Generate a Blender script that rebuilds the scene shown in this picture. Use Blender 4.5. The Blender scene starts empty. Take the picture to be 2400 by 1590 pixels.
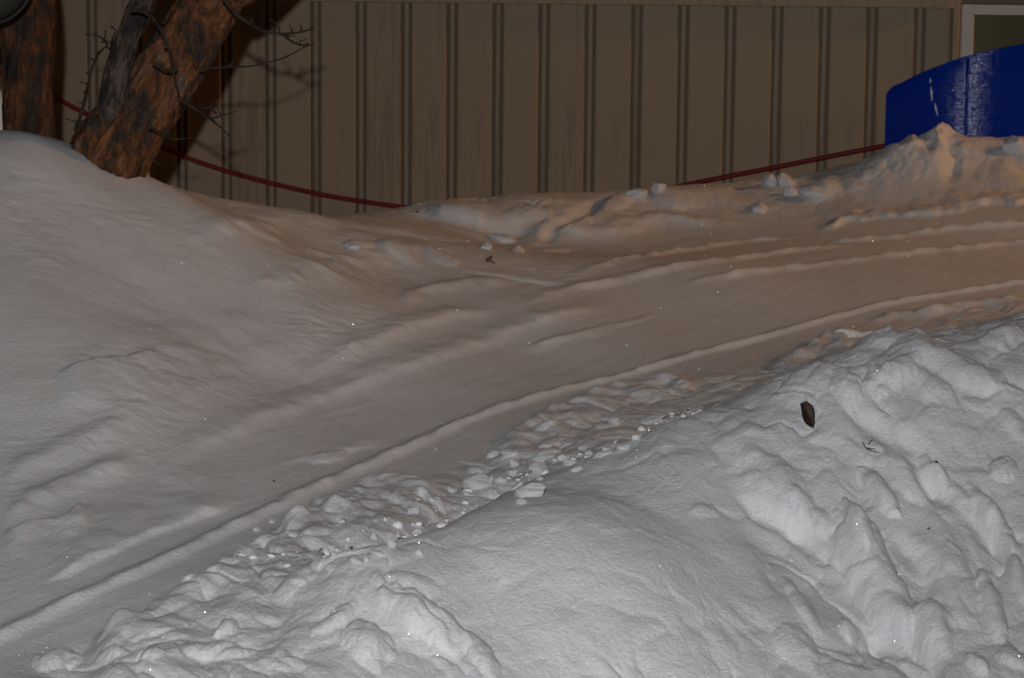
import bpy, bmesh, math, random
import numpy as np
from mathutils import Vector, Matrix

random.seed(7)
rng = np.random.default_rng(11)
scene = bpy.context.scene
col = scene.collection

# ------------------------------------------------------------------ camera
FOC = 6000.0                      # focal length in photograph pixels (2400 wide)
CAM = np.array([0.0, 0.0, 1.75])
PITCH = math.atan(0.1442)
ROLL = math.radians(0.53)
_f = np.array([0, math.cos(PITCH), -math.sin(PITCH)])
_r0 = np.array([1.0, 0, 0])
_u0 = np.cross(_r0, _f)
_r = _r0 * math.cos(ROLL) + _u0 * math.sin(ROLL)
_u = np.cross(_r, _f)
cam_data = bpy.data.cameras.new("camera")
cam_data.sensor_width = 36.0
cam_data.lens = 36.0 * FOC / 2400.0
cam_data.clip_start = 0.05
cam_data.clip_end = 500.0
cam_data.dof.use_dof = True
cam_data.dof.focus_distance = 4.85
cam_data.dof.aperture_fstop = 14.0
cam = bpy.data.objects.new("camera", cam_data)
col.objects.link(cam)
cam.matrix_world = Matrix((
    (_r[0], _u[0], -_f[0], CAM[0]),
    (_r[1], _u[1], -_f[1], CAM[1]),
    (_r[2], _u[2], -_f[2], CAM[2]),
    (0, 0, 0, 1)))
scene.camera = cam

# ------------------------------------------------------------------ world, night sky
world = bpy.data.worlds.new("World")
scene.world = world
world.use_nodes = True
wn = world.node_tree.nodes
wl = world.node_tree.links
bg = wn["Background"]
sky = wn.new("ShaderNodeTexSky")
sky.sky_type = 'NISHITA'
sky.sun_disc = False
sky.sun_elevation = math.radians(-4.0)
sky.sun_rotation = math.radians(80.0)
wl.new(sky.outputs[0], bg.inputs[0])
bg.inputs[1].default_value = 0.10

# ------------------------------------------------------------------ lights
# the photographer's flash, in the hot shoe above and a little left of the lens
FLASH_W = 600.0
fl = bpy.data.lights.new("camera_flash", 'SPOT')
fl.energy = FLASH_W
fl.color = (0.985, 0.99, 1.0)
fl.shadow_soft_size = 0.022
fl.spot_size = math.radians(64)
fl.spot_blend = 1.0
flo = bpy.data.objects.new("camera_flash", fl)
col.objects.link(flo)
flo.location = (-0.065, 0.0, CAM[2] + 0.24)
flo.rotation_euler = (math.radians(90 - 3), 0, 0)
# the warm street lamp well beyond the right edge of the picture, shining low along the wall
LAMP_W = 390.0
lp = bpy.data.lights.new("street_lamp", 'SPOT')
lp.spot_size = math.radians(78)
lp.spot_blend = 1.0
lp.energy = LAMP_W
lp.color = (1.0, 0.46, 0.14)
lp.shadow_soft_size = 0.12
lpo = bpy.data.objects.new("street_lamp", lp)
col.objects.link(lpo)
lpo.location = (7.0, 8.5, CAM[2] + 1.9)
lpo.rotation_euler = (Vector((0.6, 8.9, CAM[2] - 0.8)) - lpo.location).to_track_quat('-Z', 'Y').to_euler()

vs = scene.view_settings
vs.view_transform = 'Standard'
vs.look = 'None'
vs.exposure = 0.0
vs.gamma = 1.0
vs.use_curve_mapping = False


# ------------------------------------------------------------------ pixel helpers
def ray(u, v):
    d = _f + (u - 1200.0) / FOC * _r - (v - 795.0) / FOC * _u
    return d / d[1]


def at(u, v, Y):
    return CAM + ray(u, v) * Y


def link(o, parent=None):
    col.objects.link(o)
    if parent is not None:
        o.parent = parent
        o.matrix_parent_inverse = parent.matrix_world.inverted()
    return o


def mesh_obj(name, verts, faces, mat=None, parent=None, smooth=True):
    me = bpy.data.meshes.new(name)
    me.from_pydata([tuple(map(float, v)) for v in verts], [], [tuple(int(i) for i in f) for f in faces])
    me.update()
    if smooth:
        me.polygons.foreach_set("use_smooth", [True] * len(me.polygons))
    o = bpy.data.objects.new(name, me)
    if mat:
        me.materials.append(mat)
    return link(o, parent)


def empty(name, loc):
    o = bpy.data.objects.new(name, None)
    o.empty_display_size = 0.1
    o.location = loc
    col.objects.link(o)
    o.matrix_world = Matrix.Translation(Vector(loc))
    return o


def tag(o, label=None, cat=None, group=None, kind=None):
    if label: o["label"] = label
    if cat: o["category"] = cat
    if group: o["group"] = group
    if kind: o["kind"] = kind
    return o


# ------------------------------------------------------------------ noise (numpy)
def _hash(ix, iy, seed):
    h = (ix * 374761393 + iy * 668265263 + seed * 1442695041) & 0xFFFFFFFF
    h = ((h ^ (h >> 13)) * 1274126177) & 0xFFFFFFFF
    h = (h ^ (h >> 16)) & 0xFFFFFFFF
    return h


def pnoise(x, y, seed=0):
    """gradient noise, about -0.7..0.7"""
    x = np.asarray(x, dtype=np.float64); y = np.asarray(y, dtype=np.float64)
    ix = np.floor(x).astype(np.int64); iy = np.floor(y).astype(np.int64)
    fx = x - ix; fy = y - iy
    ux = fx * fx * fx * (fx * (fx * 6 - 15) + 10)
    uy = fy * fy * fy * (fy * (fy * 6 - 15) + 10)

    def g(a, b, dx, dy):
        t = _hash(a, b, seed) * (2 * math.pi / 4294967296.0)
        return np.cos(t) * dx + np.sin(t) * dy
    n00 = g(ix, iy, fx, fy); n10 = g(ix + 1, iy, fx - 1, fy)
    n01 = g(ix, iy + 1, fx, fy - 1); n11 = g(ix + 1, iy + 1, fx - 1, fy - 1)
    a = n00 + ux * (n10 - n00)
    b = n01 + ux * (n11 - n01)
    return a + uy * (b - a)


def fbm(x, y, seed=0, octaves=4, gain=0.5, lac=2.03):
    t = 0; a = 1.0
    for i in range(octaves):
        t = t + a * pnoise(x, y, seed + i * 17)
        x = x * lac + 3.1; y = y * lac + 1.7; a *= gain
    return t


def billow(x, y, seed=0, octaves=3, gain=0.5):
    t = 0; a = 1.0
    for i in range(octaves):
        t = t + a * (np.abs(pnoise(x, y, seed + i * 23)) * 2 - 0.45)
        x = x * 2.1 + 5.2; y = y * 2.1 + 1.3; a *= gain
    return t


def sstep(a, b, x):
    t = np.clip((x - a) / (b - a), 0, 1)
    return t * t * (3 - 2 * t)


# ------------------------------------------------------------------ materials
def new_mat(name):
    m = bpy.data.materials.new(name)
    m.use_nodes = True
    nt = m.node_tree
    return m, nt, nt.nodes["Principled BSDF"]


def nd(nt, kind, **kw):
    n = nt.nodes.new(kind)
    for k, v in kw.items():
        setattr(n, k, v)
    return n


def ramp(nt, fac, stops):
    r = nd(nt, "ShaderNodeValToRGB")
    el = r.color_ramp.elements
    el[0].position, el[0].color = stops[0][0], (*stops[0][1], 1)
    el[1].position, el[1].color = stops[-1][0], (*stops[-1][1], 1)
    for p, c in stops[1:-1]:
        e = el.new(p); e.color = (*c, 1)
    nt.links.new(fac, r.inputs[0])
    return r.outputs[0]


def noise_node(nt, scale, detail=3.0, rough=0.55, vec=None, stretch=None, coord="Object"):
    tc = nd(nt, "ShaderNodeTexCoord")
    v = tc.outputs[coord]
    if stretch:
        mp = nd(nt, "ShaderNodeMapping")
        mp.inputs["Scale"].default_value = stretch
        nt.links.new(v, mp.inputs[0]); v = mp.outputs[0]
    n = nd(nt, "ShaderNodeTexNoise")
    n.inputs["Scale"].default_value = scale
    n.inputs["Detail"].default_value = detail
    n.inputs["Roughness"].default_value = rough
    nt.links.new(v, n.inputs["Vector"])
    return n.outputs["Fac"]


def bump(nt, bsdf, height, strength, dist):
    b = nd(nt, "ShaderNodeBump")
    b.inputs["Strength"].default_value = strength
    b.inputs["Distance"].default_value = dist
    nt.links.new(height, b.inputs["Height"])
    nt.links.new(b.outputs[0], bsdf.inputs["Normal"])
    return b


def snow_material():
    m, nt, b = new_mat("snow")
    big = noise_node(nt, 9.0, 4.0)
    c = ramp(nt, big, [(0.3, (0.80, 0.805, 0.82)), (0.7, (0.88, 0.885, 0.895))])
    nt.links.new(c, b.inputs["Base Color"])
    b.inputs["Roughness"].default_value = 0.75
    b.inputs["Specular IOR Level"].default_value = 0.25
    b.inputs["Subsurface Weight"].default_value = 0.5
    b.inputs["Subsurface Radius"].default_value = (1.0, 1.05, 1.15)
    b.inputs["Subsurface Scale"].default_value = 0.004
    g1 = noise_node(nt, 330.0, 3.0, 0.75)
    g2 = noise_node(nt, 130.0, 3.0, 0.65)
    mx = nd(nt, "ShaderNodeMath", operation='MULTIPLY_ADD')
    nt.links.new(g2, mx.inputs[0]); mx.inputs[1].default_value = 1.3
    nt.links.new(g1, mx.inputs[2])
    bump(nt, b, mx.outputs[0], 0.85, 0.0026)
    return m


M_SNOW = snow_material()


def crystal_material():
    m, nt, b = new_mat("ice_crystal")
    b.inputs["Base Color"].default_value = (0.95, 0.96, 1.0, 1)
    b.inputs["Metallic"].default_value = 1.0
    b.inputs["Roughness"].default_value = 0.36
    return m


def wood_paint(name, light, dark, grain=True):
    m, nt, b = new_mat(name)
    oi = nd(nt, "ShaderNodeObjectInfo")
    n1 = noise_node(nt, 6.0, 5.0, 0.6, stretch=(6.0, 6.0, 0.35))
    n2 = noise_node(nt, 60.0, 3.0, 0.6, stretch=(1.0, 1.0, 0.03))
    n3 = noise_node(nt, 1.7, 3.0, 0.5)
    a = nd(nt, "ShaderNodeMath", operation='MULTIPLY_ADD')
    nt.links.new(n2, a.inputs[0]); a.inputs[1].default_value = 0.45
    nt.links.new(n1, a.inputs[2])
    a2 = nd(nt, "ShaderNodeMath", operation='MULTIPLY_ADD')
    nt.links.new(n3, a2.inputs[0]); a2.inputs[1].default_value = 0.5
    nt.links.new(a.outputs[0], a2.inputs[2])
    a3 = nd(nt, "ShaderNodeMath", operation='MULTIPLY_ADD')
    nt.links.new(oi.outputs["Random"], a3.inputs[0]); a3.inputs[1].default_value = 0.30
    nt.links.new(a2.outputs[0], a3.inputs[2])
    mid = tuple((p + q) / 2 for p, q in zip(light, dark))
    c = ramp(nt, a3.outputs[0], [(0.75, dark), (1.05, mid), (1.0, light)] if False else [(0.78, dark), (0.96, mid), (1.16, light)])
    nt.links.new(c, b.inputs["Base Color"])
    b.inputs["Roughness"].default_value = 0.62
    b.inputs["Specular IOR Level"].default_value = 0.3
    if grain:
        bump(nt, b, n2, 0.25, 0.002)
    return m


M_BOARD = wood_paint("beige_painted_board", (0.320, 0.236, 0.162), (0.232, 0.166, 0.112))
M_GROOVE = wood_paint("recessed_backing", (0.14, 0.105, 0.065), (0.10, 0.072, 0.045))
M_TRIM = wood_paint("tan_trim", (0.33, 0.245, 0.165), (0.26, 0.19, 0.125))
M_SEAL = wood_paint("orange_edge", (0.36, 0.22, 0.10), (0.28, 0.17, 0.08))


def bark_material(name, seed, tint=1.0, grey=False):
    m, nt, b = new_mat(name)
    tc = nd(nt, "ShaderNodeTexCoord")
    mp = nd(nt, "ShaderNodeMapping")
    mp.inputs["Location"].default_value = (seed * 3.7, seed * 1.3, seed * 2.1)
    mp.inputs["Scale"].default_value = (1.0, 1.0, 0.42)
    nt.links.new(tc.outputs["UV"], mp.inputs[0])

    def n(scale, det, ro, dist=0.0):
        k = nd(nt, "ShaderNodeTexNoise")
        k.inputs["Scale"].default_value = scale
        k.inputs["Detail"].default_value = det
        k.inputs["Roughness"].default_value = ro
        k.inputs["Distortion"].default_value = dist
        nt.links.new(mp.outputs[0], k.inputs["Vector"])
        return k.outputs["Fac"]
    tc2 = nd(nt, "ShaderNodeTexCoord")

    def no(scale, det, ro, dist=0.0, st=(1, 1, .45)):
        mpp = nd(nt, "ShaderNodeMapping")
        mpp.inputs["Scale"].default_value = st
        mpp.inputs["Rotation"].default_value = (0, math.radians(-28 if seed == 1 else 0), 0)
        nt.links.new(tc2.outputs["Object"], mpp.inputs[0])
        k = nd(nt, "ShaderNodeTexNoise")
        k.inputs["Scale"].default_value = scale
        k.inputs["Detail"].default_value = det
        k.inputs["Roughness"].default_value = ro
        k.inputs["Distortion"].default_value = dist
        nt.links.new(mpp.outputs[0], k.inputs["Vector"])
        return k.outputs["Fac"]
    patch = no(17.0, 9.0, 0.72, 0.5, (1, 1, .5))
    fine = no(60.0, 5.0, 0.7, 0.3, (1, 1, .3))
    base = ramp(nt, patch, [(0.30, (0.038 * tint, 0.028 * tint, 0.020 * tint)),
                            (0.46, (0.080 * tint, 0.060 * tint, 0.048 * tint)),
                            (0.52, (0.20 * tint, 0.075 * tint, 0.026 * tint)),
                            (0.56, (0.30 * tint, 0.125 * tint, 0.055 * tint)),
                            (0.63, (0.13 * tint, 0.10 * tint, 0.085 * tint)),
                            (0.70, (0.40 * tint, 0.27 * tint, 0.20 * tint))])
    if grey:
        hs = nd(nt, "ShaderNodeHueSaturation")
        hs.inputs["Saturation"].default_value = 0.45
        hs.inputs["Value"].default_value = 0.6
        nt.links.new(base, hs.inputs["Color"]); base = hs.outputs[0]
    mul = nd(nt, "ShaderNodeMix", data_type='RGBA', blend_type='MULTIPLY')
    mul.inputs[0].default_value = 0.75
    nt.links.new(base, mul.inputs[6])
    fr = ramp(nt, fine, [(0.33, (0.25, 0.22, 0.2)), (0.62, (1, 1, 1))])
    nt.links.new(fr, mul.inputs[7])
    nt.links.new(mul.outputs[2], b.inputs["Base Color"])
    b.inputs["Roughness"].default_value = 0.9
    b.inputs["Specular IOR Level"].default_value = 0.15
    s = nd(nt, "ShaderNodeMath", operation='ADD')
    nt.links.new(patch, s.inputs[0]); nt.links.new(fine, s.inputs[1])
    bump(nt, b, s.outputs[0], 0.9, 0.012)
    return m


M_BARK = bark_material("flaky_orange_bark", 1, 0.88)
M_BARK2 = bark_material("brown_bark", 2, 0.62)
M_BARK3 = bark_material("grey_bark", 3, 0.9, grey=True)


def plain(name, c, rough=0.6, spec=0.4, metal=0.0, coat=0.0, var=0.15, scale=30.0):
    m, nt, b = new_mat(name)
    n = noise_node(nt, scale, 4.0)
    c2 = ramp(nt, n, [(0.3, tuple(x * (1 - var) for x in c)), (0.7, tuple(min(1, x * (1 + var)) for x in c))])
    nt.links.new(c2, b.inputs["Base Color"])
    b.inputs["Roughness"].default_value = rough
    b.inputs["Specular IOR Level"].default_value = spec
    b.inputs["Metallic"].default_value = metal
    b.inputs["Coat Weight"].default_value = coat
    return m


M_TWIG = plain("dark_twig", (0.042, 0.030, 0.024), 0.8, 0.2)
M_RED = plain("red_rubber", (0.15, 0.004, 0.005), 0.6, 0.4, var=0.1)
M_FRAME = plain("white_window_frame", (0.50, 0.475, 0.44), 0.5, 0.3, var=0.05, scale=8)
M_DARK = plain("dark_void", (0.02, 0.018, 0.014), 0.8, 0.2)
M_LEAF = plain("dead_leaf", (0.024, 0.011, 0.006), 0.6, 0.25, var=0.5, scale=120)
M_DRY = plain("dry_stalk", (0.10, 0.075, 0.04), 0.8, 0.2)
M_BLACK = plain("black_enamel", (0.008, 0.007, 0.006), 0.5, 0.3)
M_BOWLIN = plain("dark_bowl_base", (0.030, 0.026, 0.020), 0.6, 0.3)


def pane_material():
    m, nt, b = new_mat("window_pane")
    n = noise_node(nt, 2.5, 3.0)
    c = ramp(nt, n, [(0.35, (0.075, 0.060, 0.018)), (0.7, (0.125, 0.102, 0.030))])
    nt.links.new(c, b.inputs["Base Color"])
    b.inputs["Roughness"].default_value = 0.25
    b.inputs["Specular IOR Level"].default_value = 0.08
    return m


def blue_material():
    m, nt, b = new_mat("blue_plastic")
    n = noise_node(nt, 4.0, 3.0)
    c = ramp(nt, n, [(0.35, (0.0012, 0.024, 0.27)), (0.7, (0.0016, 0.030, 0.31))])
    nt.links.new(c, b.inputs["Base Color"])
    sc = noise_node(nt, 55.0, 5.0, 0.75, stretch=(1.6, 1.6, 0.55))
    hz = noise_node(nt, 60.0, 3.0, 0.7, stretch=(0.25, 0.25, 2.2))
    rr = ramp(nt, sc, [(0.40, (0.07, 0.07, 0.07)), (0.66, (0.26, 0.26, 0.26))])
    nt.links.new(rr, b.inputs["Roughness"])
    b.inputs["Specular IOR Level"].default_value = 0.3
    bump(nt, b, hz, 0.5, 0.004)
    return m


# ------------------------------------------------------------------ snow terrain
# control points: photograph pixel (u, v) and distance Y in metres
CTRL = [
    # sled track, middle
    (2400, 640, 7.7), (2000, 680, 7.4), (1600, 740, 7.0), (1200, 830, 6.4), (900, 930, 5.8), (600, 1050, 5.2),
    (300, 1180, 4.7), (0, 1320, 4.25), (-300, 1440, 3.95),
    # lower edge
    (300, 1430, 4.05), (600, 1290, 4.45), (900, 1130, 5.1), (1200, 1010, 5.6), (1500, 900, 6.2),
    (1800, 830, 6.6), (2100, 760, 7.0), (2400, 700, 7.35), (0, 1560, 3.75),
    # upper edge
    (0, 1120, 4.68), (300, 980, 5.12), (600, 880, 5.7), (900, 790, 6.2), (1200, 710, 6.8), (1600, 620, 7.5),
    (2000, 590, 7.9), (2400, 570, 8.1),
    # left slope
    (-250, 900, 5.05), (0, 900, 5.1), (0, 700, 5.5), (0, 500, 5.94), (0, 318, 6.36), (80, 322, 6.38), (160, 362, 6.38), (300, 428, 6.42),
    (300, 600, 6.0), (300, 800, 5.52), (600, 700, 6.1), (600, 580, 6.4), (430, 463, 6.5), (520, 493, 6.75),
    (700, 500, 7.2), (860, 508, 7.9), (900, 640, 6.9), (-300, 320, 6.4),
    # behind the crest of the left slope
    (0, 420, 7.4), (300, 490, 7.5), (520, 540, 7.9), (-200, 470, 8.2), (300, 520, 8.6), (700, 540, 9.2), (-100, 480, 9.9), (500, 530, 9.9),
    # far drift below the wall
    (960, 485, 8.75), (1000, 516, 8.15), (1150, 512, 8.2), (1380, 500, 8.4), (1100, 470, 8.95), (1250, 460, 9.0), (1200, 560, 8.1), (1500, 442, 9.1), (1500, 540, 8.35), (1700, 428, 9.15),
    (1900, 412, 9.25), (1900, 500, 8.6), (2100, 362, 9.15), (2400, 330, 9.1), (2400, 420, 8.8), (2400, 500, 8.4), (2650, 330, 9.1), (2650, 620, 7.9),
    (1000, 540, 9.8), (1300, 520, 9.8), (1600, 470, 9.75), (1900, 415, 9.65), (2150, 345, 9.55), (2450, 325, 9.5), (2700, 335, 9.5),
    # near bank
    (1650, 962, 5.1), (1880, 868, 4.95), (2100, 832, 4.95), (2260, 790, 5.1), (2400, 748, 5.2), (2700, 700, 5.3),
    (1890, 970, 4.75), (1600, 1100, 4.6), (1400, 1120, 4.75), (1350, 1300, 4.2), (1100, 1330, 4.15), (900, 1400, 4.0),
    (700, 1450, 3.95), (600, 1500, 3.85), (300, 1560, 3.75), (2000, 1150, 4.5), (2300, 1000, 4.7), (2000, 1400, 4.15), (2350, 1300, 4.3),
    (1600, 1590, 3.85), (2400, 1590, 3.9), (1000, 1590, 3.75), (500, 1590, 3.65), (0, 1620, 3.6), (2750, 1200, 4.4),
    (1200, 1900, 3.4), (2200, 1900, 3.5), (300, 1900, 3.2), (1200, 2600, 2.7), (2600, 2600, 2.7), (-400, 2400, 2.7),
    # trench between bank and track
    (1100, 1190, 4.78), (1400, 1062, 5.2), (1550, 1004, 5.4), (800, 1330, 4.25), (1700, 950, 5.65),
]
CP = np.array([at(*c) for c in CTRL])


def tps_fit(P, lam=2e-4):
    n = len(P)
    d = np.hypot(P[:, None, 0] - P[None, :, 0], P[:, None, 1] - P[None, :, 1])
    K = np.where(d > 0, d * d * np.log(d + 1e-12), 0) + lam * np.eye(n)
    A = np.zeros((n + 3, n + 3))
    A[:n, :n] = K
    A[:n, n] = 1; A[:n, n + 1:] = P[:, :2]
    A[n, :n] = 1; A[n + 1:, :n] = P[:, :2].T
    rhs = np.zeros(n + 3); rhs[:n] = P[:, 2]
    return np.linalg.solve(A, rhs)


TPS = tps_fit(CP)


def base_z(x, y):
    """smooth base surface; outside the known area it runs on level"""
    x = np.asarray(x, float); y = np.asarray(y, float)
    hw = 0.245 * np.clip(y, 2.5, 10) + 0.10
    xc = np.clip(x, -hw, hw)
    yc = np.clip(y, 2.6, 10.0)
    out = np.zeros(np.broadcast(xc, yc).shape)
    n = len(CP)
    for i in range(n):
        r2 = (xc - CP[i, 0]) ** 2 + (yc - CP[i, 1]) ** 2
        out += TPS[i] * 0.5 * r2 * np.log(r2 + 1e-12)
    return out + TPS[n] + TPS[n + 1] * xc + TPS[n + 2] * yc


def project(us, vs_, far=False):
    """first hit of pixel rays on the base surface -> world xy"""
    us = np.asarray(us, float); vs_ = np.asarray(vs_, float)
    D = np.array([ray(a, b) for a, b in zip(us, vs_)])
    Ys = np.linspace(2.6, 9.9, 500)
    X = CAM[0] + D[:, 0:1] * Ys[None, :]
    Z = CAM[2] + D[:, 2:3] * Ys[None, :]
    B = base_z(X, np.broadcast_to(Ys, X.shape))
    below = (Z - B) < 0
    idx = np.argmax(below, axis=1)
    idx[~below.any(axis=1)] = len(Ys) - 1
    i0 = np.maximum(idx - 1, 0)
    k = np.arange(len(us))
    a = (Z - B)[k, i0]; b_ = (Z - B)[k, idx]
    t = np.where(np.abs(a - b_) > 1e-9, a / (a - b_ + 1e-12), 0)
    Yh = Ys[i0] + np.clip(t, 0, 1) * (Ys[idx] - Ys[i0])
    return np.stack([CAM[0] + D[:, 0] * Yh, Yh], 1)


# grid: denser towards the viewer, coarse aside
s_in = np.linspace(-0.222, 0.222, 880)
g = np.cumsum(np.geomspace(0.0007, 0.09, 48)) + 0.222
S = np.concatenate([-g[::-1], s_in, g])
yl = [1.2]
while yl[-1] < 10.9:
    y = yl[-1]
    yl.append(y + (0.03 if y < 3.3 else (0.0042 + 0.00085 * (y - 3.3)) if y < 10.0 else 0.03))
YR = np.array(yl)
GX = S[None, :] * YR[:, None]
GY = np.repeat(YR[:, None], len(S), 1)
NR, NC = GX.shape
GZ = base_z(GX, GY)


def resample(pts, step=0.02):
    pts = np.asarray(pts)
    n = len(pts)
    out = []
    for i in range(n - 1):
        p0 = pts[max(i - 1, 0)]; p1 = pts[i]; p2 = pts[i + 1]; p3 = pts[min(i + 2, n - 1)]
        k = max(2, int(np.linalg.norm(p2 - p1) / step))
        for t in np.linspace(0, 1, k, endpoint=False):
            out.append(0.5 * ((2 * p1) + (-p0 + p2) * t + (2 * p0 - 5 * p1 + 4 * p2 - p3) * t ** 2 + (-p0 + 3 * p1 - 3 * p2 + p3) * t ** 3))
    out.append(pts[-1])
    return np.array(out)


def dist_polyline(poly, margin):
    """rows/cols window, signed distance (positive = farther side) and position along for grid points near a world polyline"""
    x0, x1 = poly[:, 0].min() - margin, poly[:, 0].max() + margin
    y0, y1 = poly[:, 1].min() - margin, poly[:, 1].max() + margin
    r = np.where((YR >= y0) & (YR <= y1))[0]
    if len(r) == 0:
        return None
    r0, r1 = r[0], r[-1] + 1
    sub = (GX[r0:r1] >= x0) & (GX[r0:r1] <= x1)
    cc = np.where(sub.any(axis=0))[0]
    c0, c1 = cc[0], cc[-1] + 1
    X = GX[r0:r1, c0:c1]; Y = GY[r0:r1, c0:c1]
    best = np.full(X.shape, 1e9); sgn = np.zeros(X.shape); par = np.zeros(X.shape)
    L = len(poly) - 1
    flip = poly[-1, 0] < poly[0, 0]
    for i in range(L):
        a = poly[i]; b = poly[i + 1]
        m = margin * 1.2
        lo = min(a[1], b[1]) - m; hi = max(a[1], b[1]) + m
        rr = np.where((YR[r0:r1] >= lo) & (YR[r0:r1] <= hi))[0]
        if len(rr) == 0: continue
        q0, q1 = rr[0], rr[-1] + 1
        Xs = X[q0:q1]; Ys = Y[q0:q1]
        d = b - a; l2 = d @ d + 1e-12
        t = np.clip(((Xs - a[0]) * d[0] + (Ys - a[1]) * d[1]) / l2, 0, 1)
        ex = Xs - (a[0] + t * d[0]); ey = Ys - (a[1] + t * d[1])
        dd = ex * ex + ey * ey
        bb = best[q0:q1]
        w = dd < bb
        bb[w] = dd[w]
        cr = d[0] * ey - d[1] * ex
        sg = np.where(cr > 0, 1.0, -1.0)
        if flip: sg = -sg
        sgn[q0:q1][w] = sg[w]
        par[q0:q1][w] = ((i + t) / L)[w]
    return (slice(r0, r1), slice(c0, c1)), np.sqrt(best), sgn, par, X, Y


def feature(px, kind, amp, width, taper=0.12, wob=0.0, seed=0, width2=None, rough=0.0):
    px = np.array(px, float)
    w = resample(project(px[:, 0], px[:, 1]), 0.06)
    res = dist_polyline(w, max(width, width2 or 0) * 4 + 0.04)
    if res is None: return
    sl, d, sg, par, X, Y = res
    d = d * sg
    if wob:
        d = d + wob * fbm(X * 11, Y * 7, seed + 5, 3, 0.45) * 1.2
    sa = w[0, 0] / w[0, 1]; sb = w[-1, 0] / w[-1, 1]
    if abs(sb - sa) > 0.02:      # fade the ends by bearing, which has no jumps beside bends
        par = (X / Y - sa) / (sb - sa)
    tp = sstep(0, taper, par) * sstep(0, taper, 1 - par) if taper else 1.0
    am = amp * (1 + rough * 1.4 * fbm(X * 13, Y * 9, seed + 41, 2, 0.4))
    if kind == 'ridge':
        w2 = width2 or width
        h = am * np.where(d > 0, np.exp(-(d / w2) ** 2), np.exp(-(d / width) ** 2))
    elif kind == 'step':      # farther side higher (amp > 0), dying away over width2
        w2 = width2 or 0.25
        near = 1 / (1 + np.exp(-d / width * 3))
        h = am * near * np.where(d > 0, np.exp(-(d / w2) ** 2), 1.0) * np.where(d < 0, np.exp(-(d / (width * 3)) ** 2), 1)
    elif kind == 'stepnear':  # nearer side higher
        w2 = width2 or 0.25
        near = 1 / (1 + np.exp(d / width * 3))
        h = am * near * np.where(d < 0, np.exp(-(d / w2) ** 2), 1.0) * np.where(d > 0, np.exp(-(d / (width * 3)) ** 2), 1)
    GZ[sl] += h * tp


def blob(u, v, ru, rv, ang, h, power=0.6, seed=0, view=0.42, warp=0.25):
    c = project([u], [v])[0]
    Y = c[1]
    k = Y / FOC
    rx, ry = ru * k, rv * k / view
    R = max(rx, ry) * 1.5
    r = np.where(np.abs(YR - Y) < R)[0]
    if len(r) == 0: return
    r0, r1 = r[0], r[-1] + 1
    cc = np.where((np.abs(GX[r0:r1] - c[0]) < R).any(axis=0))[0]
    if len(cc) == 0: return
    c0, c1 = cc[0], cc[-1] + 1
    X = GX[r0:r1, c0:c1] - c[0]; Yy = GY[r0:r1, c0:c1] - c[1]
    # angle given in the picture; unsquash depth first
    px = X / k; py = -Yy / k * view
    a = math.radians(ang)
    qx = (px * math.cos(a) + py * math.sin(a)) / ru
    qy = (-px * math.sin(a) + py * math.cos(a)) / rv
    q = np.sqrt(qx * qx + qy * qy) + warp * fbm(px / (ru + rv) * 2.3 + seed, py / (ru + rv) * 2.3, seed, 3)
    hgt = 0.62 * h * np.clip(1 - q * q, 0, 1) ** (power + 0.25)
    GZ[r0:r1, c0:c1] += hgt


Z2 = 1.0139   # overview pixels -> photograph pixels


def ov(*pts):
    return [(a * Z2, b * Z2) for a, b in pts]


# region weights ------------------------------------------------------------
EDGE_LOW = ov((-200, 1660), (0, 1560), (200, 1480), (420, 1375), (600, 1270), (760, 1170), (880, 1128), (1000, 1090), (1130, 1030), (1270, 955), (1420, 890),
              (1600, 868), (1800, 828), (2000, 765), (2200, 705), (2500, 640))
EDGE_UP = ov((-200, 1190), (0, 1100), (200, 1010), (400, 920), (600, 850), (800, 775), (1000, 700), (1160, 650), (1350, 625), (1600, 575), (1900, 535),
             (2200, 500), (2500, 470))
low_w = resample(project(*np.array(EDGE_LOW).T), 0.05)
up_w = resample(project(*np.array(EDGE_UP).T), 0.05)


def side_of(poly):
    o = np.argsort(poly[:, 0])
    return lambda X: np.interp(X, poly[o, 0], poly[o, 1])


LOWY = side_of(low_w)(GX)
UPY = side_of(up_w)(GX)
w_bank = sstep(0.05, -0.20, GY - LOWY)
w_far = sstep(-0.10, 0.25, GY - UPY)
w_track = np.clip(1 - w_bank - w_far, 0, 1)

# ------------------------------------------------------------------ traced relief
# smooth bright rail of snow left by the runners
feature(ov((-120, 1535), (0, 1475), (200, 1378), (400, 1288), (600, 1193), (800, 1098), (950, 1030), (1100, 965), (1300, 903), (1470, 862), (1700, 797), (2000, 716), (2200, 678), (2440, 645)),
        'ridge', 0.0105, 0.014, 0.02, 0.003, 3, width2=0.020, rough=0.45)
# upper rail beside the inner wall of the turn
feature(ov((330, 1090), (480, 1015), (640, 950), (820, 888), (1000, 826), (1180, 765), (1330, 722), (1470, 690)), 'ridge', 0.010, 0.022, 0.2, 0.008, 4, width2=0.045, rough=0.5)
feature(ov((660, 880), (760, 835), (860, 790), (960, 752), (1060, 728), (1170, 716)), 'ridge', 0.013, 0.02, 0.3, 0.006, 5, width2=0.04, rough=0.3)
feature(ov((1190, 705), (1300, 672), (1460, 640), (1600, 612), (1800, 585), (1990, 565)), 'ridge', 0.011, 0.022, 0.15, 0.006, 6, width2=0.035, rough=0.5)
feature(ov((1290, 640), (1400, 610), (1560, 585), (1700, 562), (1870, 546)), 'ridge', 0.010, 0.022, 0.25, 0.010, 7, rough=0.8)
feature(ov((1560, 660), (1700, 636), (1850, 616), (2000, 598), (2200, 575), (2420, 550)), 'ridge', 0.010, 0.022, 0.15, 0.010, 8, rough=0.8)
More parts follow.
